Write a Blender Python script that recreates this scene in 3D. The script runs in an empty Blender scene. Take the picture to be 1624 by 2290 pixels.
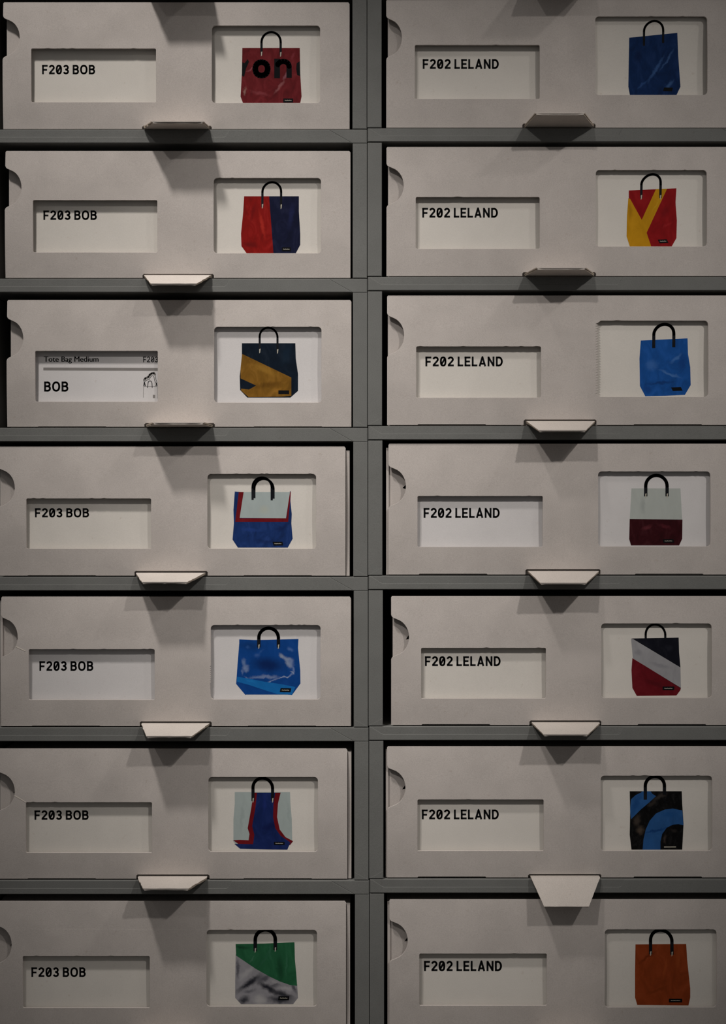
import bpy, bmesh, math, random
from mathutils import Vector

# ------------------------------------------------------------------ camera, world, lights, exposure
S = 0.0005                      # metres per photograph pixel on the wall of boxes
CX, CY, FLOOR_PX = 812.0, 1145.0, 2314.0
DIST = 1.5
def X(px): return (px - CX) * S
def Z(py): return (FLOOR_PX - py) * S

sc = bpy.context.scene
col = sc.collection
cam_d = bpy.data.cameras.new('camera')
cam = bpy.data.objects.new('camera', cam_d); col.objects.link(cam)
cam.location = (0, -DIST, Z(CY)); cam.rotation_euler = (math.pi / 2, 0, 0)
cam_d.sensor_fit = 'VERTICAL'; cam_d.sensor_height = 24.0
cam_d.lens = 24.0 * DIST / (2290 * S)
cam_d.clip_start = 0.01
sc.camera = cam

w = bpy.data.worlds.new('world'); sc.world = w; w.use_nodes = True
w.node_tree.nodes['Background'].inputs[0].default_value = (1.0, 0.97, 0.94, 1)
w.node_tree.nodes['Background'].inputs[1].default_value = 0.118

def spot(name, loc, aim, power, size=0.06, angle=40, blend=1.0, colr=(1, 0.95, 0.90)):
    l = bpy.data.lights.new(name, 'SPOT'); l.energy = power; l.color = colr
    l.shadow_soft_size = size; l.spot_size = math.radians(angle); l.spot_blend = blend
    o = bpy.data.objects.new(name, l); col.objects.link(o)
    o.location = loc
    o.rotation_euler = (Vector(aim) - Vector(loc)).to_track_quat('-Z', 'Y').to_euler()
    return o
AIM_FAR = (0.142, 0, 0.59)
spot('ceiling_spot_near', (-0.74, -1.08, 3.02), (-0.22, 0, 0.76), 172, 0.10, angle=20.3)
spot('ceiling_spot_near', (2.25, -1.25, 3.08), (0.0, 0, 0.90), 36, 0.10, angle=20.5)
spot('ceiling_spot_far', (1.75, -2.55, 3.08), AIM_FAR, 148, angle=17.1)
spot('ceiling_spot_far', (-1.20, -2.65, 3.08), AIM_FAR, 116, angle=17.1)

vs = sc.view_settings
vs.view_transform = 'Standard'; vs.look = 'None'; vs.gamma = 1.0; vs.use_curve_mapping = False
vs.exposure = 0.09

# ------------------------------------------------------------------ materials
def srgb(h):
    h = h.lstrip('#'); v = [int(h[i:i + 2], 16) / 255 for i in (0, 2, 4)]
    return tuple((c / 12.92 if c <= 0.04045 else ((c + 0.055) / 1.055) ** 2.4) for c in v)

def mix(nt, fac, a, b, mode='MIX'):
    n = nt.nodes.new('ShaderNodeMix'); n.data_type = 'RGBA'; n.blend_type = mode
    for sock, v in ((n.inputs[0], fac), (n.inputs[6], a), (n.inputs[7], b)):
        if hasattr(v, 'links'): nt.links.new(v, sock)
        else: sock.default_value = v if isinstance(v, float) else (*v, 1)[:4]
    return n.outputs[2]

def base_mat(name, rough=0.85):
    m = bpy.data.materials.new(name); m.use_nodes = True
    nt = m.node_tree; b = nt.nodes['Principled BSDF']
    b.inputs['Roughness'].default_value = rough
    b.inputs['Specular IOR Level'].default_value = 0.25
    tc = nt.nodes.new('ShaderNodeTexCoord')
    return m, nt, b, tc

def noise(nt, vec, scale, detail=3.0, rough=0.55, stretch=None):
    if stretch:
        mp = nt.nodes.new('ShaderNodeMapping'); mp.inputs['Scale'].default_value = stretch
        nt.links.new(vec, mp.inputs[0]); vec = mp.outputs[0]
    n = nt.nodes.new('ShaderNodeTexNoise'); n.inputs['Scale'].default_value = scale
    n.inputs['Detail'].default_value = detail; n.inputs['Roughness'].default_value = rough
    nt.links.new(vec, n.inputs['Vector'])
    return n

def ramp(nt, fac, stops):
    r = nt.nodes.new('ShaderNodeValToRGB')
    e = r.color_ramp.elements
    while len(e) > len(stops): e.remove(e[-1])
    while len(e) < len(stops): e.new(0.5)
    for el, (p, c) in zip(e, stops): el.position = p; el.color = (*c, 1)
    nt.links.new(fac, r.inputs[0]); return r.outputs[0]

def board_mat(name, colr, fleck=0.08, cloud=0.06, bump=0.12, rough=0.9):
    """uncoated board: cloudy tone, fine fibre flecks and a slight tooth"""
    m, nt, b, tc = base_mat(name, rough)
    o = tc.outputs['Object']
    oi = nt.nodes.new('ShaderNodeObjectInfo')
    ad = nt.nodes.new('ShaderNodeVectorMath'); ad.operation = 'ADD'
    nt.links.new(o, ad.inputs[0]); nt.links.new(oi.outputs['Random'], ad.inputs[1]); o = ad.outputs[0]
    n1 = noise(nt, o, 26, 4); n2 = noise(nt, o, 900, 3, 0.6, (1.0, 1.0, 1.4)); n3 = noise(nt, o, 190, 2, 0.5)
    c = ramp(nt, n1.outputs[0], [(0.3, tuple(v * (1 - cloud) for v in colr)), (0.7, tuple(v * (1 + cloud) for v in colr))])
    f = ramp(nt, n2.outputs[0], [(0.3, (1 - fleck * 1.3,) * 3), (0.5, (1, 1, 1)), (0.7, (1 + fleck,) * 3)])
    g = ramp(nt, n3.outputs[0], [(0.2, (0.84, 0.80, 0.76)), (0.31, (1, 1, 1))])
    c = mix(nt, 1.0, c, f, 'MULTIPLY'); c = mix(nt, 0.6, c, g, 'MULTIPLY')
    nt.links.new(c, b.inputs['Base Color'])
    bp = nt.nodes.new('ShaderNodeBump'); bp.inputs['Strength'].default_value = bump; bp.inputs['Distance'].default_value = 0.0006
    nt.links.new(n2.outputs[0], bp.inputs['Height']); nt.links.new(bp.outputs[0], b.inputs['Normal'])
    return m

def print_mat(name, base, blobs=(), wr=0.22, ox=0.0, oy=0.0, wscale=60, stretch=(1, 1, 0.6), rough=0.7):
    """printed picture colour: base tone, creases from noise, and soft patches of other ink.
    blobs = (cx, cy, rx, ry, degrees, colour, strength) in card pixels; ox, oy = the card's own origin"""
    m, nt, b, tc = base_mat(name, rough); b.inputs['Specular IOR Level'].default_value = 0.1
    o = tc.outputs['Object']
    base = srgb(base) if isinstance(base, str) else base
    n = noise(nt, o, wscale, 5, 0.6, stretch)
    n.inputs['Distortion'].default_value = 1.2
    c = ramp(nt, n.outputs[0], [(0.28, tuple(v * (1 - wr) for v in base)), (0.5, base), (0.75, tuple(min(1, v * (1 + wr) + 0.02 * wr) for v in base))])
    dn = noise(nt, o, 170, 4, 0.6)
    for (cx, cy, rx, ry, deg, colr, st) in blobs:
        sub = nt.nodes.new('ShaderNodeVectorMath'); sub.operation = 'SUBTRACT'
        nt.links.new(dn.outputs['Color'], sub.inputs[0]); sub.inputs[1].default_value = (0.5, 0.5, 0.5)
        scl = nt.nodes.new('ShaderNodeVectorMath'); scl.operation = 'SCALE'; scl.inputs['Scale'].default_value = 0.007
        nt.links.new(sub.outputs[0], scl.inputs[0])
        add = nt.nodes.new('ShaderNodeVectorMath'); add.operation = 'ADD'
        nt.links.new(o, add.inputs[0]); nt.links.new(scl.outputs[0], add.inputs[1])
        mp = nt.nodes.new('ShaderNodeMapping'); mp.vector_type = 'TEXTURE'
        mp.inputs['Location'].default_value = ((cx - ox) * S, 0, (oy - cy) * S)
        mp.inputs['Rotation'].default_value = (0, math.radians(deg), 0)
        mp.inputs['Scale'].default_value = (rx * S, 1.0, ry * S)
        nt.links.new(add.outputs[0], mp.inputs[0])
        ln = nt.nodes.new('ShaderNodeVectorMath'); ln.operation = 'LENGTH'; nt.links.new(mp.outputs[0], ln.inputs[0])
        mr = nt.nodes.new('ShaderNodeMapRange'); mr.interpolation_type = 'SMOOTHSTEP'
        mr.inputs[1].default_value = 1.2; mr.inputs[2].default_value = 0.15
        mr.inputs[3].default_value = 0.0; mr.inputs[4].default_value = st
        nt.links.new(ln.outputs['Value'], mr.inputs[0])
        c = mix(nt, mr.outputs[0], c, srgb(colr))
    nt.links.new(c, b.inputs['Base Color'])
    return m

M = {}
M['board'] = board_mat('grey_white_board', (0.56, 0.512, 0.48))
M['edge'] = board_mat('cut_board_edge', (0.50, 0.42, 0.34), 0.2, 0.12)
M['fresh'] = board_mat('torn_board_core', (0.70, 0.64, 0.57), 0.04, 0.03)
M['tab'] = board_mat('tab_board', (0.60, 0.545, 0.50), 0.08, 0.05)
M['paper'] = board_mat('label_paper', (0.74, 0.70, 0.645), 0.03, 0.03, 0.08)
M['paper_white'] = board_mat('white_label_paper', (0.72, 0.695, 0.69), 0.03, 0.03, 0.08)
M['sleeve'] = board_mat('grey_dyed_board', (0.178, 0.180, 0.172), 0.08, 0.06, 0.15, 0.8)
M['inside'] = board_mat('sleeve_inner_board', (0.10, 0.10, 0.097), 0.08, 0.06, 0.15, 0.9)
M['ink'] = print_mat('black_ink', '#0c0d10', wr=0.1)
M['rule'] = print_mat('grey_ink', '#8a8683', wr=0.05)
M['thin'] = print_mat('line_drawing_ink', '#2a2a2c', wr=0.05)
M['strap'] = print_mat('strap_ink', '#14161b', wr=0.4)
M['metal'] = print_mat('rivet_ink', '#b9b4a6', wr=0.1)
M['floor'] = board_mat('dark_concrete', (0.10, 0.098, 0.094), 0.1, 0.15)
M['wall'] = board_mat('dark_wall_paint', (0.12, 0.12, 0.118), 0.03, 0.03)

# ------------------------------------------------------------------ helpers
def link(name, me, parent=None, mats=()):
    o = bpy.data.objects.new(name, me); col.objects.link(o)
    for m in mats: me.materials.append(m)
    if parent: o.parent = parent
    return o
def empty(name, loc, label, cat, group):
    o = bpy.data.objects.new(name, None); col.objects.link(o); o.location = loc
    o.empty_display_size = 0.02
    o['label'] = label; o['category'] = cat; o['group'] = group
    return o

def shape(bm, loops, y0, y1, mat=0, bev=0.0002):
    """flat board cut to loops (first outline, others holes) of (x, z) points, from depth y0 to y1, appended to bm"""
    cu = bpy.data.curves.new('tmp', 'CURVE'); cu.dimensions = '2D'; cu.fill_mode = 'BOTH'
    for lp in loops:
        sp = cu.splines.new('POLY'); sp.points.add(len(lp) - 1); sp.use_cyclic_u = True
        for p, (x, z) in zip(sp.points, lp): p.co = (x, z, 0, 1)
    cu.extrude = (y1 - y0) / 2 - bev; cu.bevel_depth = bev; cu.bevel_resolution = 0; cu.offset = -bev
    o = bpy.data.objects.new('tmp', cu); col.objects.link(o)
    dg = bpy.context.evaluated_depsgraph_get()
    me = bpy.data.meshes.new_from_object(o.evaluated_get(dg))
    bpy.data.objects.remove(o); bpy.data.curves.remove(cu)
    yc = (y0 + y1) / 2
    for v in me.vertices: v.co = Vector((v.co.x, yc - v.co.z, v.co.y))
    nf = len(bm.faces); bm.from_mesh(me); bpy.data.meshes.remove(me)
    bm.faces.ensure_lookup_table()
    for f in bm.faces[nf:]: f.material_index = mat; f.smooth = False

def box(bm, x0, x1, y0, y1, z0, z1, mat=0, bev=0.0):
    r = bmesh.ops.create_cube(bm, size=1.0)
    for v in r['verts']:
        v.co = Vector((x0 + (v.co.x + .5) * (x1 - x0), y0 + (v.co.y + .5) * (y1 - y0), z0 + (v.co.z + .5) * (z1 - z0)))
    fs = {f for v in r['verts'] for f in v.link_faces}
    for f in fs: f.material_index = mat
    if bev:
        es = {e for f in fs for e in f.edges}
        rr = bmesh.ops.bevel(bm, geom=list(es), offset=bev, segments=2, affect='EDGES', profile=0.5)
        for f in rr['faces']: f.material_index = mat

def mesh(bm, name):
    me = bpy.data.meshes.new(name); bm.to_mesh(me); bm.free(); return me

def rrect(x0, z0, x1, z1, r, n=5):
    pts = []
    for cx, cz, a in ((x1 - r, z1 - r, 0), (x0 + r, z1 - r, 90), (x0 + r, z0 + r, 180), (x1 - r, z0 + r, 270)):
        for i in range(n + 1):
            t = math.radians(a + 90 * i / n); pts.append((cx + r * math.cos(t), cz + r * math.sin(t)))
    return pts

BULGE = 0.0032
def bow(bm, h):
    """the board front swells outward between its top and bottom edge"""
    n = 16
    for i in range(1, n):
        bmesh.ops.bisect_plane(bm, geom=bm.verts[:] + bm.edges[:] + bm.faces[:], plane_co=(0, 0, h * i / n), plane_no=(0, 0, 1))
    for v in bm.verts:
        u = min(1, max(0, v.co.z / h)); v.co.y -= BULGE * 4 * u * (1 - u)
    bm.normal_update()
    for f in bm.faces: f.smooth = True
    for e in bm.edges: e.smooth = e.is_manifold and e.calc_face_angle(0) < math.radians(20)

class Ink:
    """flat printed shapes on a card, in photograph pixels turned to the card's own metres; every layer a hair in front"""
    def __init__(s, y, ox, oy):
        s.bm = bmesh.new(); s.y = y; s.ox = ox; s.oy = oy; s.mats = []; s.k = 0
    def mi(s, m):
        if m not in s.mats: s.mats.append(m)
        return s.mats.index(m)
    def co(s, p): return Vector(((p[0] - s.ox) * S, s.y - 0.00004 * s.k, (s.oy - p[1]) * S))
    def layer(s): s.k += 1
    def poly(s, m, pts):
        a = sum(p[0] * q[1] - q[0] * p[1] for p, q in zip(pts, pts[1:] + pts[:1]))
        if a > 0: pts = pts[::-1]
        f = s.bm.faces.new([s.bm.verts.new(s.co(p)) for p in pts]); f.material_index = s.mi(m)
        f.normal_update()
        if f.normal.y > 0: f.normal_flip()
    def stroke(s, m, pts, wd, closed=False):
        if closed: pts = pts + [pts[0]]
        for a, b in zip(pts, pts[1:]):
            dx, dy = b[0] - a[0], b[1] - a[1]; L = math.hypot(dx, dy)
            if L < 1e-6: continue
            nx, ny = -dy / L * wd / 2, dx / L * wd / 2
            s.poly(m, [(a[0] + nx, a[1] + ny), (b[0] + nx, b[1] + ny), (b[0] - nx, b[1] - ny), (a[0] - nx, a[1] - ny)])
        for p in (pts if closed else pts[1:-1]):
            s.poly(m, [(p[0] + wd / 2 * math.cos(t * math.pi / 4), p[1] + wd / 2 * math.sin(t * math.pi / 4)) for t in range(8)])
    def obj(s, name, parent):
        return link(name, mesh(s.bm, name), parent, s.mats)

def arc(cx, cy, rx, ry, a0, a1, n=10):
    return [(cx + rx * math.cos(math.radians(a0 + (a1 - a0) * i / n)), cy + ry * math.sin(math.radians(a0 + (a1 - a0) * i / n))) for i in range(n + 1)]
def sup(cx, cy, rx, ry, n=24, e=0.75):
    out = []
    for i in range(n):
        t = 2 * math.pi * i / n; c, q = math.cos(t), math.sin(t)
        out.append((cx + rx * math.copysign(abs(c) ** e, c), cy + ry * math.copysign(abs(q) ** e, q)))
    return out
# block capitals as centre lines on a unit cap height (y up): width, strokes (points, closed)
H = 0.095
G = {
 'F': (0.56, [([(H, 0), (H, 1)], 0), ([(0, 1 - H), (0.56, 1 - H)], 0), ([(H, .47), (0.50, .47)], 0)]),
 'E': (0.56, [([(H, 0), (H, 1)], 0), ([(0, 1 - H), (0.56, 1 - H)], 0), ([(H, .50), (0.51, .50)], 0), ([(0, H), (0.56, H)], 0)]),
 'L': (0.53, [([(H, 0), (H, 1)], 0), ([(0, H), (0.53, H)], 0)]),
 '2': (0.58, [(arc(.29, .70, .205, .215, 170, -25, 10) + [(.08, .11)], 0), ([(0.02, H), (0.58, H)], 0)]),
 '0': (0.60, [(sup(.30, .5, .215, .415), 1), ([(.16, .24), (.44, .76)], 0)]),
 '3': (0.58, [(arc(.28, .715, .195, .20, 165, -80, 10), 0), (arc(.28, .285, .215, .20, 85, -165, 10), 0), ([(.20, .515), (.32, .515)], 0)]),
 'B': (0.62, [([(H, 0), (H, 1)], 0), ([(H, 1 - H), (.32, 1 - H)] + arc(.32, .72, .195, .195, 90, -90, 8) + [(H, .525)], 0), ([(.32, .525)] + arc(.34, .305, .205, .22, 90, -90, 8) + [(H, H)], 0)]),
 'O': (0.74, [(sup(.37, .5, .28, .415, e=.85), 1)]),
 'D': (0.66, [([(H, 0), (H, 1)], 0), ([(H, 1 - H), (.28, 1 - H)] + arc(.28, .5, .295, .415, 90, -90, 10) + [(H, H)], 0)]),
 'A': (0.72, [([(H, 0), (.36, .96), (.72 - H, 0)], 0), ([(.17, .27), (.55, .27)], 0)]),
 'N': (0.66, [([(H, 0), (H, 1)], 0), ([(.66 - H, 0), (.66 - H, 1)], 0), ([(H, .93), (.66 - H, .07)], 0)]),
 ' ': (0.13, []),
}
def write(ink, m, text, x0, x1, ytop, ybot, wt=0.19):
    gap = 0.115; tot = sum(G[c][0] + gap for c in text) - gap
    kx = (x1 - x0) / tot; ky = ybot - ytop; x = 0.0
    for c in text:
        gw, st = G[c]
        for pts, cl in st:
            ink.stroke(m, [(x0 + (x + p[0]) * kx, ybot - p[1] * ky) for p in pts], wt * ky, bool(cl))
        x += gw + gap
def font_text(ink, m, text, x0, x1, ybase, cap, bold=0.0):
    cu = bpy.data.curves.new('tmp', 'FONT'); cu.body = text; cu.size = 1.0; cu.offset = bold; cu.resolution_u = 4
    o = bpy.data.objects.new('tmp', cu); col.objects.link(o)
    me = bpy.data.meshes.new_from_object(o.evaluated_get(bpy.context.evaluated_depsgraph_get()))
    bpy.data.objects.remove(o); bpy.data.curves.remove(cu)
    a = min(v.co.x for v in me.vertices); b = max(v.co.x for v in me.vertices)
    kx = (x1 - x0) / (b - a); ky = cap / 0.729
    for p in me.polygons:
        ink.poly(m, [(x0 + (me.vertices[i].co.x - a) * kx, ybase - me.vertices[i].co.y * ky) for i in p.vertices])
    bpy.data.meshes.remove(me)

# ------------------------------------------------------------------ setting
bm = bmesh.new(); box(bm, -2.6, 2.6, -3.2, 0.60, -0.05, 0.0)
o = link('floor', mesh(bm, 'floor'), None, [M['floor']]); o['kind'] = 'structure'
bm = bmesh.new(); box(bm, -2.6, 2.6, 0.50, 0.60, 0.0, 3.3)
o = link('wall_back', mesh(bm, 'wall_back'), None, [M['wall']]); o['kind'] = 'structure'

# ------------------------------------------------------------------ the grey sleeves the boxes slide into
SLEEVE_TOP = {'L': [-40, 288.5, 622, 955.5, 1289, 1626, 1968, 2314], 'R': [-42, 285.5, 618, 951.5, 1286.5, 1623.5, 1965, 2314]}
SEAM = [821.0, 821.5, 822.0, 822.8, 823.8, 825.0, 826.5]
TH = 32.0          # thickness of a sleeve wall, px
SW = 878.0         # outer width, px
DEPTH = 0.42
def sleeve(side, k, label):
    top, bot, bar = SLEEVE_TOP[side][k], SLEEVE_TOP[side][k + 1], TH
    xl, xr = (SEAM[k] - SW, SEAM[k] - 0.6) if side == 'L' else (SEAM[k] + 0.6, SEAM[k] + SW)
    xc = (xl + xr) / 2
    t = empty('storage_sleeve', (X(xc), 0, Z(bot)), label, 'sleeve', 'grey cardboard sleeves of the storage wall')
    lx = lambda p: (p - xc) * S
    lz = lambda p: (bot - p) * S
    g = 1.2
    # top panel runs over the left wall and turns into the right wall
    bm = bmesh.new()
    box(bm, lx(xl), lx(xr), 0, DEPTH, lz(top + bar), lz(top + g), 0, 0.0006)
    # thin folded-over corner wedge at the right end of the front edge
    shape(bm, [[(lx(xr - 84), lz(top + g + 1)), (lx(xr - 1.5), lz(top + g + 1)), (lx(xr - 1.5), lz(top + bar - 1)), (lx(xr - 33), lz(top + bar - 1))]], -0.00025, 0.0003, 0, 0.0001)
    link('top_panel', mesh(bm, 'top_panel'), t, [M['sleeve']])
    # outer skin of the front edge, cut away where the tucked flap lies behind it
    bm = bmesh.new()
    f0, f1, fm = xl + 5, xl + 570, top + 18.5
    yt_, yb_ = top + g + 1, top + bar - 1
    shape(bm, [[(lx(xl + 1.5), lz(yb_)), (lx(xl + 1.5), lz(yt_)), (lx(f0), lz(yt_)), (lx(f0 + 22), lz(fm - 2)), (lx(f0 + 27), lz(fm)), (lx(f1 - 12), lz(fm)), (lx(f1 - 8), lz(fm - 2)), (lx(f1), lz(yt_)),
                (lx(xr - 86), lz(yt_)), (lx(xr - 35), lz(yb_))]], -0.0006, 0.0002, 0, 0.00025)
    link('outer_skin', mesh(bm, 'outer_skin'), t, [M['sleeve']])
    for s in (0, 1):
        bm = bmesh.new()
        a, b = (xl, xl + TH) if s == 0 else (xr - TH, xr)
        ztop = top + bar + (1.6 if s == 0 else 0.0)
        box(bm, lx(a), lx(b), 0, DEPTH, 0, lz(ztop), 0, 0.0005)
        # mitred foot: a folded triangle at the lower end of the front edge
        if s == 0: tri = [(a + 1, bot - 1), (b - 1, bot - 1), (b - 1, bot - 17)]
        else: tri = [(a + 1, bot - 17), (a + 1, bot - 1), (b - 1, bot - 1)]
        shape(bm, [[(lx(x), lz(y)) for x, y in tri]], -0.0003, 0.0003, 0, 0.0001)
        link('side_wall', mesh(bm, 'side_wall'), t, [M['sleeve']])
    bm = bmesh.new()
    box(bm, lx(xl + TH), lx(xr - TH), DEPTH - 0.006, DEPTH, 0, lz(top + bar), 0)
    link('back_panel', mesh(bm, 'back_panel'), t, [M['inside']])

BAG = {
 'L': ['dark red bag with black letters', 'half red half navy bag', 'navy and mustard yellow bag', 'blue bag with white and red top panel', 'shiny bright blue bag with trapezoid body', 'white bag with curved navy and red middle', 'green over silver grey bag'],
 'R': ['dark blue shiny bag', 'red bag with yellow letter Y stripe', 'bright blue tall bag', 'white bag with maroon lower half', 'navy, white and red diagonal bag', 'black bag with light blue curves', 'plain orange bag'],
}
for sd in 'LR':
    for k in range(7):
        sleeve(sd, k, 'grey cardboard sleeve around the box picturing the ' + BAG[sd][k])

# ------------------------------------------------------------------ the boxes
# left, right, top of the front; extra width of the tray seen left / right of it; finger notch centre and reach;
# label window, picture window, pull tab (hinge x0, x1, y; tip x0, x1, y), lettering (x0, x1, ytop, ybottom)
BOXES = {
 ('L', 0): dict(x=(6, 782), top=3, ext=(-5, -2), notch=(84, 44), lab=(70, 109, 349, 228), pic=(474, 57, 716, 230), tab=(319, 471, 284, 340, 456, 272), txt=(91, 210, 141, 162)),
 ('L', 1): dict(x=(11, 784), top=336, ext=(-5, -2), notch=(420, 48), lab=(74, 448, 352, 564), pic=(478, 398, 718, 566), tab=(320, 476, 616, 338, 440, 635), txt=(94, 214, 468, 489)),
 ('L', 2): dict(x=(15, 786), top=670, ext=(-5, -2), notch=(757, 52), lab=(79, 785, 353, 898), pic=(479, 731, 719, 900), tab=(324, 478, 950, 342, 456, 944), txt=None),
 ('L', 3): dict(x=(-8, 773), top=998, ext=(-4, 9), notch=(1091, 33), lab=(59, 1115, 338, 1227), pic=(464, 1060, 707, 1227), tab=(302, 462, 1281, 318, 420, 1301), txt=(75, 196.5, 1136.5, 1157)),
 ('L', 4): dict(x=(1.5, 785), top=1334.5, ext=(4, 1), notch=(1425, 39.5), lab=(64.5, 1452, 346, 1565), pic=(471.5, 1398, 717, 1564), tab=(314, 471, 1618, 328, 430, 1645), txt=(85, 206, 1480, 1501.5)),
 ('L', 5): dict(x=(-8, 777), top=1675, ext=(-4, 9), notch=(1770, 33), lab=(58, 1794, 340, 1907), pic=(466, 1738, 711, 1905), tab=(306, 466, 1961, 321, 423, 1985), txt=(74, 195.5, 1815, 1836)),
 ('L', 6): dict(x=(-13, 774), top=2016.5, ext=(-4, 9), notch=(2113, 26), lab=(51, 2138, 335, 2254), pic=(462, 2080, 709, 2251), tab=(300, 462, 2308, 316, 420, 2334), txt=(67, 189, 2167.5, 2189)),
 ('R', 0): dict(x=(864, 1652), top=-3, ext=(-4, 1), notch=(84, 899), lab=(928, 101, 1207, 221), pic=(1332, 36, 1582, 212), tab=(1171, 1331, 279, 1197, 1308, 252), txt=(946, 1117, 128, 150)),
 ('R', 1): dict(x=(864.5, 1652), top=327, ext=(-4, 1), notch=(415, 903), lab=(930, 441, 1207, 556), pic=(1333, 380, 1581, 551), tab=(1171, 1332, 612, 1200, 1310, 598), txt=(945, 1115, 462, 484)),
 ('R', 2): dict(x=(866, 1652), top=660, ext=(-2, 1), notch=(750, 904), lab=(931, 775, 1210, 889), pic=(1335, 717, 1584, 887.5), tab=(1174, 1333, 942, 1204, 1310, 962), txt=(952, 1126, 796, 818)),
 ('R', 3): dict(x=(869, 1653), top=992, ext=(5, 1), notch=(1088, 908), lab=(934, 1109.5, 1214, 1223), pic=(1338, 1054.5, 1589, 1222), tab=(1178, 1342, 1277, 1208, 1311, 1303), txt=(948, 1119, 1136, 1158)),
 ('R', 4): dict(x=(875, 1653), top=1333.5, ext=(-4, 1), notch=(1425, 915), lab=(942, 1449, 1221, 1562), pic=(1345, 1394.5, 1592, 1561), tab=(1187, 1344, 1616, 1215, 1315, 1641), txt=(951, 1121, 1469, 1491)),
 ('R', 5): dict(x=(866, 1653), top=1670, ext=(3, 1), notch=(1762, 907), lab=(934, 1788, 1216, 1903), pic=(1344, 1735, 1593, 1903), tab=(1184, 1344, 1960, 1216, 1316, 2025), txt=(944, 1117, 1813, 1835)),
 ('R', 6): dict(x=(871, 1653), top=2013, ext=(4, 1), notch=(2104, 912), lab=(938, 2132.5, 1223, 2249), pic=(1353, 2079, 1603, 2253), tab=(1190, 1350, 2307, 1220, 1320, 2333), txt=(949, 1124, 2153, 2176)),
}
TEXT = {'L': 'F203 BOB', 'R': 'F202 LELAND'}
TABLEN = 0.0335
FR = 0.0026           # the fronts sit this far inside the sleeves

def notch_pts(x0, cy, reach):
    """outline of the half-round finger cut, from its upper end down, in px"""
    r = reach - x0; rv = 41.0
    pts = [(x0, cy - rv - 9), (x0 + 1.5, cy - rv - 5), (x0 + 4, cy - rv - 2.5)]
    for i in range(1, 16):
        a = math.radians(-84 + 168 * i / 16)
        pts.append((x0 + 4 + (r - 4) * math.cos(a), cy + rv * math.sin(a)))
    pts += [(x0 + 4, cy + rv + 2.5), (x0 + 1.5, cy + rv + 5), (x0, cy + rv + 9)]
    return pts

def solve_tab(yh, yt, TABLEN):
    """droop angle of the tab whose tip the photograph shows at row yt"""
    best = None
    for i in range(-400, 1300):
        a = math.radians(i / 14)
        d = TABLEN * math.cos(a); z = (CY - yh) * S - TABLEN * math.sin(a)
        py = CY - z * DIST / (DIST - d) / S
        e = abs(py - yt)
        if best is None or e < best[0]: best = (e, a, DIST / (DIST - d))
    return best[1], best[2]

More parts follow.
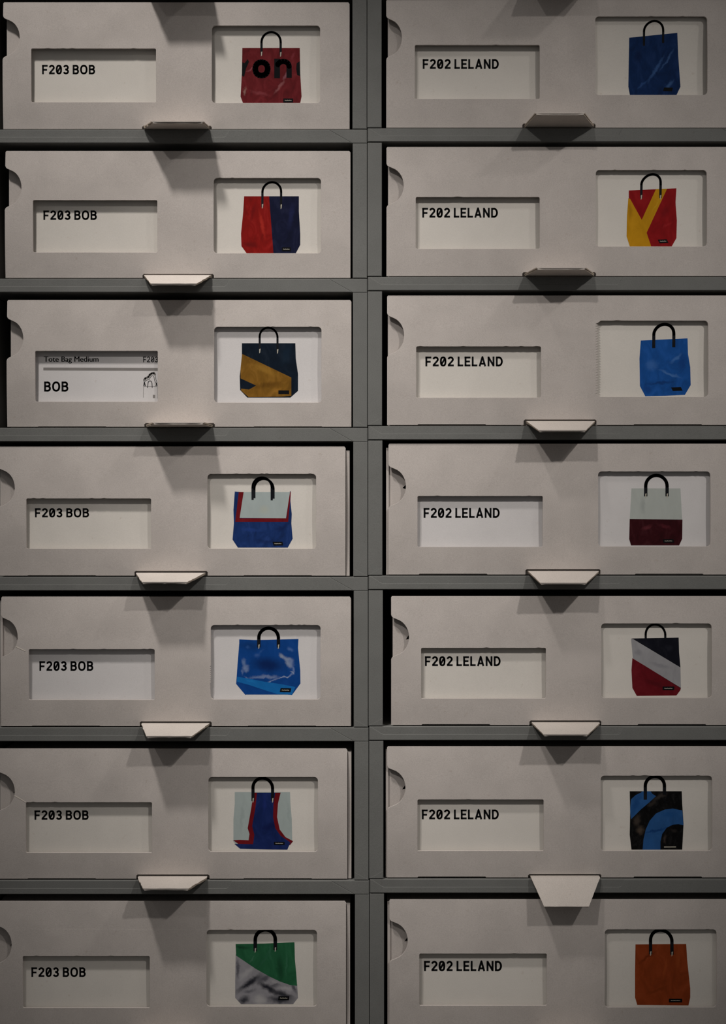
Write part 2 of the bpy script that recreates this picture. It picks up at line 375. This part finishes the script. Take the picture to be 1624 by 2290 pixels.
def make_box(side, k, draw_bag):
    d = BOXES[side, k]
    x0, x1 = d['x']; top = d['top']; bot = SLEEVE_TOP[side][k + 1] - 0.2
    ox = (x0 + x1) / 2
    rnd = random.Random(side + str(k))
    t = empty('storage_box', (X(ox), FR, Z(bot)), LABELS[side][k], 'box', 'drawer boxes with bag pictures')
    L = lambda p: ((p[0] - ox) * S, (bot - p[1]) * S)
    # --- front panel with two windows, finger cut and the slot of the pull tab
    th0, th1, thy = d['tab'][:3]
    out = [(x0 + 2, top), (x1 - 3, top), (x1, top + 4), (x1, bot - 1)]
    sh = 0.9 if side == 'L' else 1.8
    def run(a, b, h): return [(b, bot - 1), (b - 2, bot - 1 - h), (a + 2, bot - 1 - h), (a, bot - 1)]
    out += run(x0 + 552, x0 + 706, sh) if k >= 2 else []
    sl = min(thy - 4, bot - 8)
    out += [(th1 + 2, bot - 1), (th1 + 2, sl + 3), (th1 - 1, sl), (th0 + 1, sl), (th0 - 2, sl + 3), (th0 - 2, bot - 1)]
    out += run(x0 + 68, x0 + 222, sh) if k >= 2 else []
    out += [(x0, bot - 1)]
    out += notch_pts(x0, *d['notch'])[::-1]
    out += [(x0, top + 3)]
    lab, pic = d['lab'], d['pic']
    wl = rrect(lab[0], lab[1], lab[2], lab[3], 3.0)
    wp = rrect(pic[0], pic[1], pic[2], pic[3], 8.0)
    if (side, k) == ('R', 2):       # torn, saw-toothed left edge of this window
        keep = [p for p in wp if p[0] > pic[0] + 9]
        zig = []; y = pic[3] - 4
        while y > pic[1] + 8:
            zig += [(pic[0] + 4, y), (pic[0] - 2.5, y - 2.9)]; y -= 5.8
        right = sorted([p for p in keep if p[0] > (pic[0] + pic[2]) / 2], key=lambda p: math.atan2(p[1] - (pic[1] + pic[3]) / 2, p[0] - (pic[0] + pic[2]) / 2))
        wp = right + [(pic[0] + 5, pic[3])] + zig + [(pic[0] + 3, pic[1] + 5), (pic[0] + 9, pic[1])]
    elif (side, k) == ('L', 4):     # a few nibbles on the left edge
        zig = []
        for i in range(9):
            y = 1528 - i * 4.6; zig += [(pic[0] - 1.6, y), (pic[0] + 0.3, y - 2.3)]
        wp = wp[:12] + zig + wp[12:]
    # slightly ragged upper cuts
    def rag(lp, yt):
        o2 = []
        for a, b in zip(lp, lp[1:] + lp[:1]):
            o2.append(a)
            if abs(a[1] - yt) < .3 and abs(b[1] - yt) < .3 and abs(a[0] - b[0]) > 60:
                n = 40
                for i in range(1, n):
                    u = i / n; o2.append((a[0] + (b[0] - a[0]) * u, yt + rnd.uniform(-.12, .12) - (.9 if rnd.random() < .06 else 0)))
        return o2
    wp = rag(wp, pic[1]); wl = rag(wl, lab[1])
    bm = bmesh.new()
    shape(bm, [[L(p) for p in lp] for lp in (out, wl, wp)], 0.0, 0.0021, 0, 0.0002)
    if k in (4, 5) and side == 'L':     # torn skin of the board between finger cut and label window
        px, py = (36, 1447) if k == 4 else (33, 1780)
        qx, qy = (57, 1456) if k == 4 else (58, 1794)
        shape(bm, [[L(p) for p in ((px - 1, py), (px + .5, py - 1.6), ((px + qx) / 2, (py + qy) / 2 - 1.5), (qx, qy - 1), (qx - .5, qy + .6), ((px + qx) / 2, (py + qy) / 2 + .6))]], -0.0002, 0.0003, 1, 0.00005)
    bow(bm, (bot - top) * S)
    link('front_panel', mesh(bm, 'front_panel'), t, [M['board'], M['fresh']])
    # --- tray: closed carton body behind the front
    e0, e1 = d['ext']
    a, b = x0 - e0 if e0 < 0 else x0 - e0, x1 + e1
    bm = bmesh.new()
    ft, fb, dp = 0.0054, 0.0074, 0.37
    ty = top + 9
    cy, reach = d['notch']
    hole = [(reach + 2, cy - 6), (reach + 1, cy + 6), (reach - 7, cy + 3 + (4 if k > 3 else 0))]
    loops = [[(a, ty), (b, ty), (b, bot - .4), (a, bot - .4)]]
    if k >= 3: loops.append(hole)
    shape(bm, [[L(p) for p in lp] for lp in loops], ft, fb, 0, 0.0001)
    lx = lambda p: (p - ox) * S
    lz = lambda p: (bot - p) * S
    box(bm, lx(a), lx(a + 4), fb, dp, 0.0002, lz(ty)); box(bm, lx(b - 4), lx(b), fb, dp, 0.0002, lz(ty))
    box(bm, lx(a + 4), lx(b - 4), fb, dp, 0.0002, 0.0022); box(bm, lx(a + 4), lx(b - 4), fb, dp, lz(ty + 4), lz(ty))
    box(bm, lx(a + 4), lx(b - 4), dp - 0.002, dp, 0.0022, lz(ty + 4))
    # the side flaps that close the gap between front and body
    ew = 8 if e1 > 4 else 3
    if e1 > 4: box(bm, lx(b - ew), lx(b), 0.0022, ft, 0.0002, lz(ty), 0, 0.0003)
    if e0 > 2: box(bm, lx(a), lx(a + 6), 0.0026, ft, 0.0002, lz(ty), 0, 0.0003)
    link('tray', mesh(bm, 'tray'), t, [M['board']])
    # --- pull tab: two board layers folded out at the foot of the front
    x_0, x_1, yh, tx0, tx1, yt = d['tab']
    TL = 0.030 if (side, k) == ('L', 3) else TABLEN
    ang, kk = solve_tab(yh, yt, TL)
    jag = 1.2 if side == 'L' else 0.35
    bm = bmesh.new()
    u0, u1 = CX + (tx0 - CX) / kk, CX + (tx1 - CX) / kk
    n = 10
    fold = -FR - (0.0042 if ang > 0.7 else 0.0008 if ang < 0 else 0.0026)      # where it leaves the slot and bends
    for lay, (tt, inset, cut) in enumerate(((0.0012, 0, 0), (0.0012, 2.5, 2.0))):
        lo, hi = x_0 + 3 + inset * .3, x_1 - 3 - inset * .3
        a0, a1 = u0 + inset, u1 - inset
        edge = [(lo, -1), (lo, 0.0)] + [(lo + (a0 - lo) * i / n + (rnd.uniform(-jag, jag) if i < n else 0), i / n) for i in range(1, n + 1)]
        far = [(a0 + (a1 - a0) * i / 8, 1 - (cut * S / TL) + rnd.uniform(-.01, .01) * jag) for i in range(1, 8)]
        edge2 = [(hi + (a1 - hi) * i / n + (rnd.uniform(-jag, jag) if i < n else 0), i / n) for i in range(n, 0, -1)] + [(hi, 0.0), (hi, -1)]
        vs_t, vs_b = [], []
        off = -lay * 0.0013
        for (px, f) in edge + far + edge2:
            for lst, o_ in ((vs_t, off), (vs_b, off - tt)):
                if f < 0: yy, zz = 0.0020, o_
                elif f == 0:
                    yy, zz = fold + math.tan(ang / 2) * -o_, o_
                else:
                    yy = fold - f * TL * math.cos(ang) - o_ * math.sin(ang) * -1 * -1
                    zz = -f * TL * math.sin(ang) + o_ * math.cos(ang)
                lst.append(bm.verts.new((lx(px), yy, lz(yh) + zz)))
        m = len(vs_t)
        # top and bottom as two strips each: the root in the slot and the blade beyond the fold
        for lst, fl in ((vs_t, False), (vs_b, True)):
            for loop in ([lst[0], lst[1], lst[m - 2], lst[m - 1]], lst[1:m - 1]):
                bm.faces.new(loop[::-1] if fl else loop).material_index = 0
        for i in range(m):
            j = (i + 1) % m
            f = bm.faces.new((vs_t[j], vs_t[i], vs_b[i], vs_b[j])); f.material_index = 1 if not (len(edge) - 1 <= i < len(edge) + len(far)) else 0
    bmesh.ops.recalc_face_normals(bm, faces=bm.faces[:])
    link('pull_tab', mesh(bm, 'pull_tab'), t, [M['tab'], M['edge']])
    # --- label card with its lettering
    cy_ = 0.0036
    pap = M['paper_white'] if (side, k) in (('L', 2), ('L', 4), ('R', 3)) else M['paper']
    bm = bmesh.new()
    shape(bm, [[L(p) for p in ((lab[0] - 12, lab[1] - 12), (lab[2] + 12, lab[1] - 12), (lab[2] + 12, lab[3] + 10), (lab[0] - 12, lab[3] + 10))]], cy_, cy_ + 0.0005, 0, 0.00005)
    card = link('label_card', mesh(bm, 'label_card'), t, [pap])
    ink = Ink(cy_ - 0.00006, ox, bot)
    if d['txt']:
        write(ink, M['ink'], TEXT[side], *d['txt'])
    elif d['txt'] is None:
        font_text(ink, M['ink'], 'Tote Bag Medium', 95, 217.4, 807.5, 12.5); font_text(ink, M['ink'], 'Tote Bag Medium', 95.7, 218.1, 807.5, 12.5)
        write(ink, M['ink'], 'F203', 318, 352, 796, 809, 0.14)
        ink.poly(M['rule'], [(94, 820.5), (353, 821.5), (353, 828), (94, 827)])
        write(ink, M['ink'], 'BOB', 95.5, 150, 852, 874.5, 0.19)
        # line drawing of a tote with a long strap
        ink.stroke(M['rule'], [(320, 850), (323, 845), (330, 842), (333, 837), (337, 834), (342, 833), (345, 837)], 5)
        ink.layer()
        ink.stroke(M['thin'], [(319, 852), (320, 847), (324, 843.5), (330, 841), (333, 836), (337, 832.5), (342, 832), (345.5, 836), (347, 848), (350, 856)], 0.9)
        ink.stroke(M['thin'], [(322, 852), (326, 849), (332, 847), (336, 840), (340, 838.5), (342.5, 842), (344, 850), (348, 858)], 1.0)
        ink.stroke(M['thin'], [(319.5, 862), (321, 853), (323, 862)], 2)
        ink.stroke(M['thin'], [(347, 862), (348, 855), (350, 862)], 1.6)
        ink.stroke(M['thin'], [(328, 866), (329, 857)] + arc(333.5, 856, 4.5, 5.5, 180, 360, 6) + [(338.5, 866)], 1.5)
        ink.stroke(M['rule'], [(319, 863), (350, 863)], 1.0)
        ink.stroke(M['rule'], [(319, 863), (318.5, 888)], .8); ink.stroke(M['rule'], [(350, 863), (350, 890)], .8)
        ink.poly(M['rule'], [(340, 882), (345, 882), (345, 889), (340, 889)])
    if d['txt'] != ():
        ink.obj('lettering', card)
    # --- picture card with the printed bag
    bm = bmesh.new()
    shape(bm, [[L(p) for p in ((pic[0] - 12, pic[1] - 12), (pic[2] + 12, pic[1] - 12), (pic[2] + 12, pic[3] + 10), (pic[0] - 12, pic[3] + 10))]], cy_, cy_ + 0.0005, 0, 0.00005)
    card = link('picture_card', mesh(bm, 'picture_card'), t, [pap])
    if draw_bag:
        ink = Ink(cy_ - 0.00006, ox, bot)
        draw_bag(ink, ox, bot)
        ink.obj('bag_picture', card)
    return t

# ------------------------------------------------------------------ the printed bags
def handle(ink, xa, ya, xb, yb, xm, ym, wd=6.5, rivets=True, m=None):
    m = m or M['strap']; ink.layer()
    a = (xb - xa) / 2; cx = (xa + xb) / 2
    spring = ym + a * 1.15
    pts = [(xa, ya), (xa + (xm - cx) * .1, spring)]
    for i in range(1, 16):
        t = math.pi - math.pi * i / 16; s = math.sin(t)
        pts.append((cx + (xm - cx) * s + a * math.cos(t) * (1.0), spring - (spring - ym - wd / 2) * s))
    pts += [(xb + (xm - cx) * .1, spring), (xb, yb)]
    ink.stroke(m, pts, wd)
    if rivets:
        ink.layer()
        for x, y in ((xa, ya), (xb, yb)):
            ink.poly(M['metal'], [(x - 1, y - 6), (x + 2, y - 7), (x + 1, y + 2), (x - 1, y + 4)])
def patch(ink, x, y, wd=24, h=9, tilt=0.0, mark=True):
    ink.layer()
    q = lambda u, v: (x + u * wd / 2 + v * tilt, y + v * h / 2 - u * tilt * .2)
    ink.poly(M['ink'], [q(-1, -1), q(1, -1), q(1, 1), q(-1, 1)])
    if mark:
        ink.layer()
        for i in range(9):
            u = -.7 + 1.4 * i / 9
            a, b = (-.12, .2) if i % 3 else (-.26, .14)
            ink.poly(M['metal'], [q(u + .02, a), q(u + .15, a), q(u + .12, b), q(u - .01, b)])

def L0(ink, ox, oy):
    m = print_mat('maroon_print', '#681b20', [(560, 150, 12, 3, -40, '#a8606a', .5), (640, 160, 4, 22, 25, '#a0707a', .5), (580, 205, 26, 5, 10, '#93474d', .5), (625, 190, 20, 4, -50, '#a86e70', .5), (655, 120, 12, 4, -60, '#8d3c44', .5), (548, 200, 4, 10, 10, '#a98a80', .5)], .35, ox, oy, 90)
    ink.poly(m, [(541, 103), (670, 103), (671, 160), (674, 212), (670, 231), (544, 231), (537, 212), (540, 160)])
    ink.layer(); K = M['ink']
    ink.poly(K, [(541, 135), (546, 137), (553, 128), (556, 134), (549, 150), (545, 168), (540, 165)])
    ink.stroke(K, sup(584, 150, 14, 15, 18, .9), 13, True)
    ink.stroke(K, [(619, 171), (619, 127)], 13)
    ink.stroke(K, [(618, 142)] + arc(633, 144, 13, 11, 200, 360, 6) + [(646, 170)], 12)
    ink.poly(K, [(670, 133), (663, 137), (662, 150), (664, 164), (671, 166)])
    handle(ink, 584, 118, 627, 119, 606, 65, 5); patch(ink, 644, 221, 22, 9, 0)
def L1(ink, ox, oy):
    r = print_mat('red_print', '#86110d', [(560, 545, 22, 8, 10, '#5e0a0a', .7), (565, 470, 5, 28, 15, '#6c0c0c', .7), (585, 500, 6, 36, -12, '#c4372a', .5)], .3, ox, oy, 80)
    n = print_mat('navy_print', '#111632', [(650, 480, 8, 30, 10, '#232a55', .5)], .35, ox, oy, 80)
    ink.poly(r, [(545, 436), (601, 436), (606, 500), (611, 566), (552, 566), (539, 548), (538, 520), (543, 470)])
    ink.poly(n, [(601, 436), (668, 436), (668, 470), (671, 520), (671, 545), (660, 566), (611, 566), (606, 500)])
    handle(ink, 586, 460, 628, 461, 608, 402, 5); patch(ink, 640, 555, 20, 9, 0)
def L2(ink, ox, oy):
    n = print_mat('dark_navy_print', '#0b1826', [(640, 790, 15, 30, 20, '#15293b', .5)], .3, ox, oy, 80)
    g = print_mat('mustard_print', '#7e581b', [(590, 825, 36, 10, 25, '#a47a30', .5), (600, 860, 40, 8, -8, '#5a3a0c', .6), (560, 800, 8, 14, 10, '#5f4010', .5), (620, 870, 14, 5, -15, '#a07028', .5)], .35, ox, oy, 80)
    ink.poly(n, [(540, 766), (660, 766), (661, 800), (666, 835), (666, 873), (649, 888), (552, 888), (536, 871), (535, 840), (540, 800)])
    ink.layer()
    ink.poly(g, [(540.5, 790), (651, 843), (651, 884), (630, 886), (555, 887), (538, 872), (538, 868), (556, 870), (572, 861), (537, 845), (537, 822)])
    handle(ink, 580, 785, 620, 786, 599, 729, 4.5); patch(ink, 634, 876, 24, 8, 0, False)
def L3(ink, ox, oy):
    b = print_mat('royal_blue_print', '#18336a', [(560, 1185, 26, 6, 8, '#26438a', .5), (630, 1180, 20, 6, -30, '#0d1c48', .6), (600, 1212, 40, 6, 5, '#0c1a44', .5)], .35, ox, oy, 80)
    wh = print_mat('pale_panel_print', '#aab5b4', [(590, 1140, 14, 12, 10, '#b4b6a6', .5)], .06, ox, oy, 60)
    r = print_mat('dark_red_print', '#6d1119', [], .2, ox, oy)
    ink.poly(b, [(524, 1099), (540, 1100), (645, 1101), (650, 1098), (649, 1120), (652, 1150), (651, 1170), (654, 1205), (643, 1225), (531, 1225), (519, 1207), (522, 1170), (521, 1140)])
    ink.layer()
    ink.poly(r, [(533, 1100), (544, 1100), (535, 1159), (640, 1159), (647, 1101), (650, 1099), (644, 1167), (525, 1167)])
    ink.layer()
    ink.poly(wh, [(544, 1100), (648, 1100), (639, 1159), (535, 1158)])
    handle(ink, 564, 1118, 607, 1119, 585, 1065, 5, False)
    handle(ink, 568, 1114, 611, 1115, 589, 1068, 5, False); patch(ink, 621, 1216, 22, 8, 1)
def L4(ink, ox, oy):
    b = print_mat('cobalt_print', '#0b428a', [
        (598, 1488, 44, 20, 8, '#06245a', .95), (560, 1446, 34, 12, 5, '#0a356f', .8), (600, 1540, 50, 8, 6, '#0a3a78', .6),
        (629, 1467, 9, 6, 30, '#8d99ad', .9), (641, 1475, 15, 7, 25, '#8796b2', .95), (651, 1485, 8, 14, 5, '#7487b0', .9), (643, 1485, 13, 6, 48, '#8a98b2', .9), (656, 1500, 4.5, 10, -12, '#6f86b4', .85), (653, 1507, 7, 2.5, 25, '#9eacc8', .8),
        (544, 1484, 6, 11, -8, '#6d84ae', .8), (549, 1496, 9, 9, -30, '#7c8fb5', .85), (541, 1505, 4, 8, 0, '#687fae', .7),
        (575, 1516, 24, 4, -4, '#7184ad', .75), (600, 1515, 26, 5, 2, '#7a8bb1', .75), (634, 1516, 22, 2.2, -13, '#98a6c2', .9), (600, 1527, 26, 2.2, -27, '#8496ba', .85), (650, 1511, 10, 2, -20, '#6c84b4', .8), (551, 1517, 7, 3, 20, '#6c82b0', .7),
        (573, 1467, 8, 6, 0, '#3f62a0', .7), (584, 1460, 12, 3, -50, '#2a5496', .7), (650, 1453, 9, 6, 20, '#4a6eab', .8), (553, 1448, 8, 5, 0, '#2c5698', .7)], .14, ox, oy, 70)
    s = print_mat('sky_blue_print', '#1468ae', [(560, 1525, 14, 4, 10, '#1f7cc2', .6)], .12, ox, oy)
    ink.poly(b, [(534, 1431), (568, 1432.5), (600, 1432), (667, 1430), (666, 1450), (671, 1500), (671.5, 1530), (652.5, 1556), (645, 1555), (549, 1555), (548, 1556), (527, 1531), (530, 1490), (534, 1440)])
    ink.layer()
    ink.poly(s, [(529, 1515), (555, 1519), (590, 1526), (625, 1531), (660, 1538), (652.5, 1555.5), (620, 1554), (588, 1544), (555, 1533), (529, 1526)])
    handle(ink, 578, 1449, 622, 1449, 600, 1402, 7.5); patch(ink, 638, 1545, 24, 9, -1)
def L5(ink, ox, oy):
    wh = print_mat('pale_cloth_print', '#a9b4b2', [(540, 1830, 5, 40, 5, '#9aa6a4', .6), (645, 1820, 5, 30, -5, '#99a5a4', .5)], .06, ox, oy)
    b = print_mat('deep_blue_print', '#16275c', [(590, 1800, 5, 25, 0, '#22337a', .5), (605, 1850, 24, 8, -20, '#0c1545', .6)], .35, ox, oy)
    r = print_mat('crimson_print', '#6d1119', [], .2, ox, oy)
    ink.poly(wh, [(524, 1774), (648, 1774), (649, 1800), (652, 1835), (653, 1885), (640, 1902), (536, 1901), (521, 1885), (521, 1835), (524, 1800)])
    ink.layer()
    ink.poly(r, [(566, 1775), (573, 1775), (627, 1775), (621, 1800), (619, 1830), (625, 1858), (638, 1875), (655, 1884), (648, 1893), (620, 1890), (536, 1893), (520, 1882), (535, 1881), (555, 1882), (557, 1868), (553, 1855), (561, 1810)])
    ink.layer()
    ink.poly(b, [(574, 1775), (615, 1775), (611, 1800), (610, 1830), (615, 1855), (627, 1872), (649, 1887), (642, 1903), (600, 1902.5), (536, 1901), (523, 1890), (565, 1891), (568, 1870), (563, 1850), (570, 1812)])
    handle(ink, 565, 1794, 609, 1794, 586, 1739, 7); patch(ink, 624, 1889, 24, 7, 0)
def L6(ink, ox, oy):
    s = print_mat('silver_print', '#97959a', [
        (531, 2172, 5, 26, 0, '#4c4c55', .8), (590, 2192, 22, 9, -25, '#4b4b54', .85), (558, 2202, 42, 9, -36, '#2c2d35', 1.0),
        (550, 2180, 26, 8, -42, '#b2b0b2', .8), (598, 2213, 30, 8, 30, '#26272f', 1.0), (630, 2228, 34, 9, 20, '#2a2b33', .95), (612, 2209, 16, 6, -5, '#55555c', .8),
        (640, 2215, 24, 5, 12, '#b3b1b3', .8), (625, 2241, 34, 11, 8, '#33343c', .95), (545, 2241, 16, 11, -25, '#34353d', .95), (580, 2240, 17, 14, 0, '#b4b2b2', .95),
        (556, 2222, 18, 5, -12, '#62626a', .8), (657, 2214, 6, 16, -30, '#4b4b54', .85), (612, 2200, 10, 4, 10, '#a9a7a9', .7)], .12, ox, oy, 60)
    g = print_mat('green_print', '#26603f', [(562, 2150, 12, 3, -50, '#4a7a60', .6), (590, 2150, 28, 4, -55, '#2d6247', .7), (640, 2160, 3, 34, 4, '#3b7155', .7), (603, 2130, 3, 22, 0, '#3a6f53', .6), (625, 2170, 10, 30, 0, '#123824', .6), (540, 2122, 20, 5, 5, '#10301f', .6)], .25, ox, oy)
    ink.poly(s, [(526, 2138), (600, 2150), (664, 2205), (666, 2236), (655, 2250), (538, 2250), (525, 2236), (525, 2200)])
    ink.layer()
    ink.poly(g, [(526, 2115), (590, 2114), (658, 2111), (659, 2150), (662, 2180), (664, 2209), (648, 2207), (625, 2199), (600, 2187), (570, 2170), (545, 2153), (527, 2141)])
    handle(ink, 570, 2131, 615, 2129, 593, 2079, 8); patch(ink, 634, 2236.5, 24, 9, -.5)
def R0(ink, ox, oy):
    b = print_mat('ink_blue_print', '#0b2a58', [(1470, 150, 4, 40, 30, '#3f6299', .7), (1495, 130, 3, 36, 35, '#46689c', .6), (1440, 185, 20, 3, -40, '#33568f', .6), (1500, 185, 16, 4, -55, '#466a9e', .6), (1430, 120, 10, 20, 10, '#091d45', .7)], .35, ox, oy, 90)
    ink.poly(b, [(1410, 80), (1518, 69), (1520, 120), (1525, 190), (1516, 209), (1412, 211), (1408, 190), (1409, 130)])
    handle(ink, 1443, 98, 1486, 92, 1467, 40, 5, False); patch(ink, 1497, 196, 20, 8, -1, False)
def R1(ink, ox, oy):
    r = print_mat('scarlet_print', '#8c1015', [(1490, 470, 10, 20, 20, '#6a0a10', .6), (1495, 500, 14, 4, -30, '#a8262a', .5)], .25, ox, oy)
    y = print_mat('yellow_print', '#c08a10', [(1412, 470, 5, 24, 0, '#a0700c', .6), (1470, 455, 3, 22, 28, '#d0a024', .5)], .15, ox, oy)
    ink.poly(r, [(1409, 423), (1516, 418), (1514, 450), (1517, 490), (1516, 530), (1504, 551), (1412, 551), (1404, 526), (1405, 480), (1409, 445)])
    ink.layer()
    ink.poly(y, [(1408, 440), (1412, 442), (1438, 489), (1470, 420), (1495, 419), (1449, 518), (1460, 551), (1412, 551), (1404, 526), (1405, 480)])
    handle(ink, 1437, 440, 1480, 440, 1463, 384, 5.5); patch(ink, 1486, 537, 20, 8, 2)
def R2(ink, ox, oy):
    b = print_mat('azure_print', '#16509a', [(1460, 815, 16, 14, -20, '#3f6db0', .7), (1515, 800, 20, 5, -35, '#4a77b6', .7), (1480, 855, 40, 4, -6, '#0e3670', .8), (1530, 810, 10, 22, 10, '#0f3a7c', .6), (1500, 835, 30, 4, 20, '#5580ba', .6), (1450, 870, 14, 10, 20, '#123c80', .6)], .25, ox, oy, 80)
    ink.poly(b, [(1436, 760), (1541, 755), (1542, 790), (1547, 820), (1548, 860), (1535, 882), (1490, 884), (1446, 885), (1434, 862), (1433, 800)])
    handle(ink, 1465, 777, 1510, 775, 1490, 720, 7, False); patch(ink, 1517, 869, 22, 8, 2, False)
def R3(ink, ox, oy):
    wh = print_mat('off_white_print', '#b6bbb6', [(1440, 1130, 8, 24, 0, '#9ca19e', .6)], .05, ox, oy)
    r = print_mat('oxblood_print', '#360b12', [(1450, 1180, 14, 6, -20, '#6d3038', .6), (1490, 1178, 16, 5, 20, '#5d222a', .6)], .35, ox, oy, 90)
    ink.poly(wh, [(1415, 1092), (1525, 1092), (1527, 1130), (1529, 1163), (1411, 1163), (1413, 1130)])
    ink.layer()
    ink.poly(r, [(1411, 1161), (1529.5, 1162), (1529, 1205), (1522, 1220), (1414, 1220), (1410, 1206)])
    handle(ink, 1447, 1110, 1495, 1110, 1471, 1059, 7.5); patch(ink, 1498, 1210, 24, 8, 1)
def R4(ink, ox, oy):
    n = print_mat('black_navy_print', '#12131d', [(1500, 1450, 12, 8, 20, '#23242e', .6)], .3, ox, oy)
    wh = print_mat('grey_white_print', '#9d9c9f', [(1480, 1490, 26, 6, 15, '#828187', .6), (1430, 1460, 10, 8, 20, '#86858a', .6)], .1, ox, oy)
    r = print_mat('wine_red_print', '#65101a', [(1470, 1530, 30, 8, 15, '#480b13', .6)], .25, ox, oy)
    ink.poly(wh, [(1414, 1430), (1420, 1430), (1525, 1493), (1526, 1541), (1418, 1473), (1416, 1450)])
    ink.poly(n, [(1414, 1429), (1521, 1427), (1522, 1460), (1525, 1494), (1420, 1431)])
    ink.poly(r, [(1417, 1473), (1526, 1540), (1525, 1545), (1516, 1557), (1427, 1558), (1417, 1540), (1415, 1500)])
    handle(ink, 1447, 1431, 1491, 1431, 1468, 1395, 5, False); patch(ink, 1498, 1541, 26, 8, 0)
def R5(ink, ox, oy):
    k = print_mat('sooty_black_print', '#0c0b0c', [(1435, 1860, 10, 12, 0, '#55493f', .8), (1427, 1838, 9, 16, 10, '#453c36', .8), (1478, 1785, 22, 6, -25, '#3f3935', .8), (1460, 1800, 12, 5, -35, '#39332f', .7), (1490, 1880, 5, 12, 0, '#463d38', .7), (1510, 1860, 10, 4, 20, '#302b28', .7), (1415, 1880, 6, 10, 0, '#1a1818', .5)], .5, ox, oy, 160)
    b = print_mat('steel_blue_print', '#28558c', [(1425, 1800, 8, 30, 20, '#123f78', .6), (1470, 1860, 34, 3.5, -14, '#0e3870', .8), (1500, 1825, 20, 8, 0, '#174a86', .5), (1460, 1888, 8, 14, 0, '#2a5d9a', .5)], .18, ox, oy)
    ink.poly(k, [(1411, 1772), (1528, 1772), (1529, 1800), (1532, 1845), (1529, 1903), (1415, 1903), (1411, 1870), (1412, 1820)])
    ink.layer()
    ink.poly(b, [(1414, 1790), (1424, 1781), (1436, 1775), (1440, 1772), (1458, 1772), (1462, 1778), (1470, 1783), (1455, 1797), (1436, 1813), (1414, 1835), (1412, 1815)])
    ink.poly(b, [(1440, 1903), (1442, 1880), (1447, 1858), (1456, 1838), (1470, 1822), (1490, 1813), (1508, 1811), (1529, 1815), (1532, 1848), (1520, 1846), (1508, 1847), (1494, 1854), (1484, 1868), (1480, 1885), (1480, 1903)])
    handle(ink, 1446, 1791, 1489, 1780, 1468, 1735, 7.5, False)
    ink.layer(); ink.poly(M['metal'], [(1488, 1896.2), (1515, 1896), (1515, 1898), (1488, 1898.2)])
    ink.stroke(M['strap'], [(1489, 1785), (1499, 1785), (1499, 1796), (1489, 1796)], .9, True)
def R6(ink, ox, oy):
    g = print_mat('rust_orange_print', '#8a3a18', [(1450, 2145, 30, 5, -35, '#642608', .7), (1490, 2170, 4, 30, 10, '#a04a20', .5), (1470, 2220, 30, 5, -20, '#74300f', .6), (1520, 2150, 6, 30, 5, '#9c4a22', .5)], .25, ox, oy)
    ink.poly(g, [(1424, 2116), (1538, 2115), (1540, 2150), (1547, 2215), (1547, 2235), (1543, 2253), (1428, 2252), (1423, 2235), (1423, 2180)])
    handle(ink, 1458, 2138, 1506, 2139, 1480, 2080, 7.5); patch(ink, 1514, 2242, 30, 8, 0)

LABELS = {
 'L': ['grey white drawer box picturing a dark red bag with black letters',
       'grey white drawer box picturing a half red half navy bag',
       'grey white drawer box with a ruled label, picturing a navy and mustard yellow bag',
       'grey white drawer box picturing a blue bag with white and red top panel',
       'grey white drawer box picturing a shiny bright blue bag with trapezoid body',
       'grey white drawer box picturing a white bag with curved navy and red middle',
       'grey white drawer box picturing a green over silver grey bag'],
 'R': ['grey white drawer box picturing a dark blue shiny bag with pale diagonal creases',
       'grey white drawer box picturing a red bag with yellow letter Y stripe',
       'grey white drawer box with a saw-toothed picture window and bright blue tall bag',
       'grey white drawer box picturing a white bag with maroon lower half',
       'grey white drawer box picturing a navy, white and red diagonal bag',
       'grey white drawer box picturing a black bag with light blue curves, its tab hanging down',
       'grey white drawer box picturing a plain orange bag'],
}
DRAW = {'L': [L0, L1, L2, L3, L4, L5, L6], 'R': [R0, R1, R2, R3, R4, R5, R6]}
for sd in 'LR':
    for k in range(7):
        make_box(sd, k, DRAW[sd][k])
# the boxes one row higher stand outside the picture; the shadows of their tabs fall into it
for sd, x0, x1 in (('L', 6, 782), ('R', 864, 1652)):
    SLEEVE_TOP[sd].append(SLEEVE_TOP[sd][0] - 334); SLEEVE_TOP[sd].append(SLEEVE_TOP[sd][0])
    SEAM += [820.5, 820.5]
    for nm in (BAG, LABELS): nm[sd] += ['', '']
    sx = 865 if sd == 'R' else 8
    BOXES[sd, 8] = dict(x=(x0, x1), top=-326, ext=(-5, -2), notch=(-246, x0 + 38), lab=(x0 + 64, -220, x0 + 343, -104), pic=(x0 + 468, -270, x0 + 712, -102),
                        tab=(x0 + 311, x0 + 465, -46, x0 + 330, x0 + 450, -42), txt=())
    LABELS[sd][8] = 'grey white drawer box one row above the ' + ('dark red' if sd == 'L' else 'dark blue shiny') + ' bag box'
    sleeve(sd, 8, 'grey cardboard sleeve one row above the ' + ('dark red' if sd == 'L' else 'dark blue shiny') + ' bag box')
    make_box(sd, 8, None)
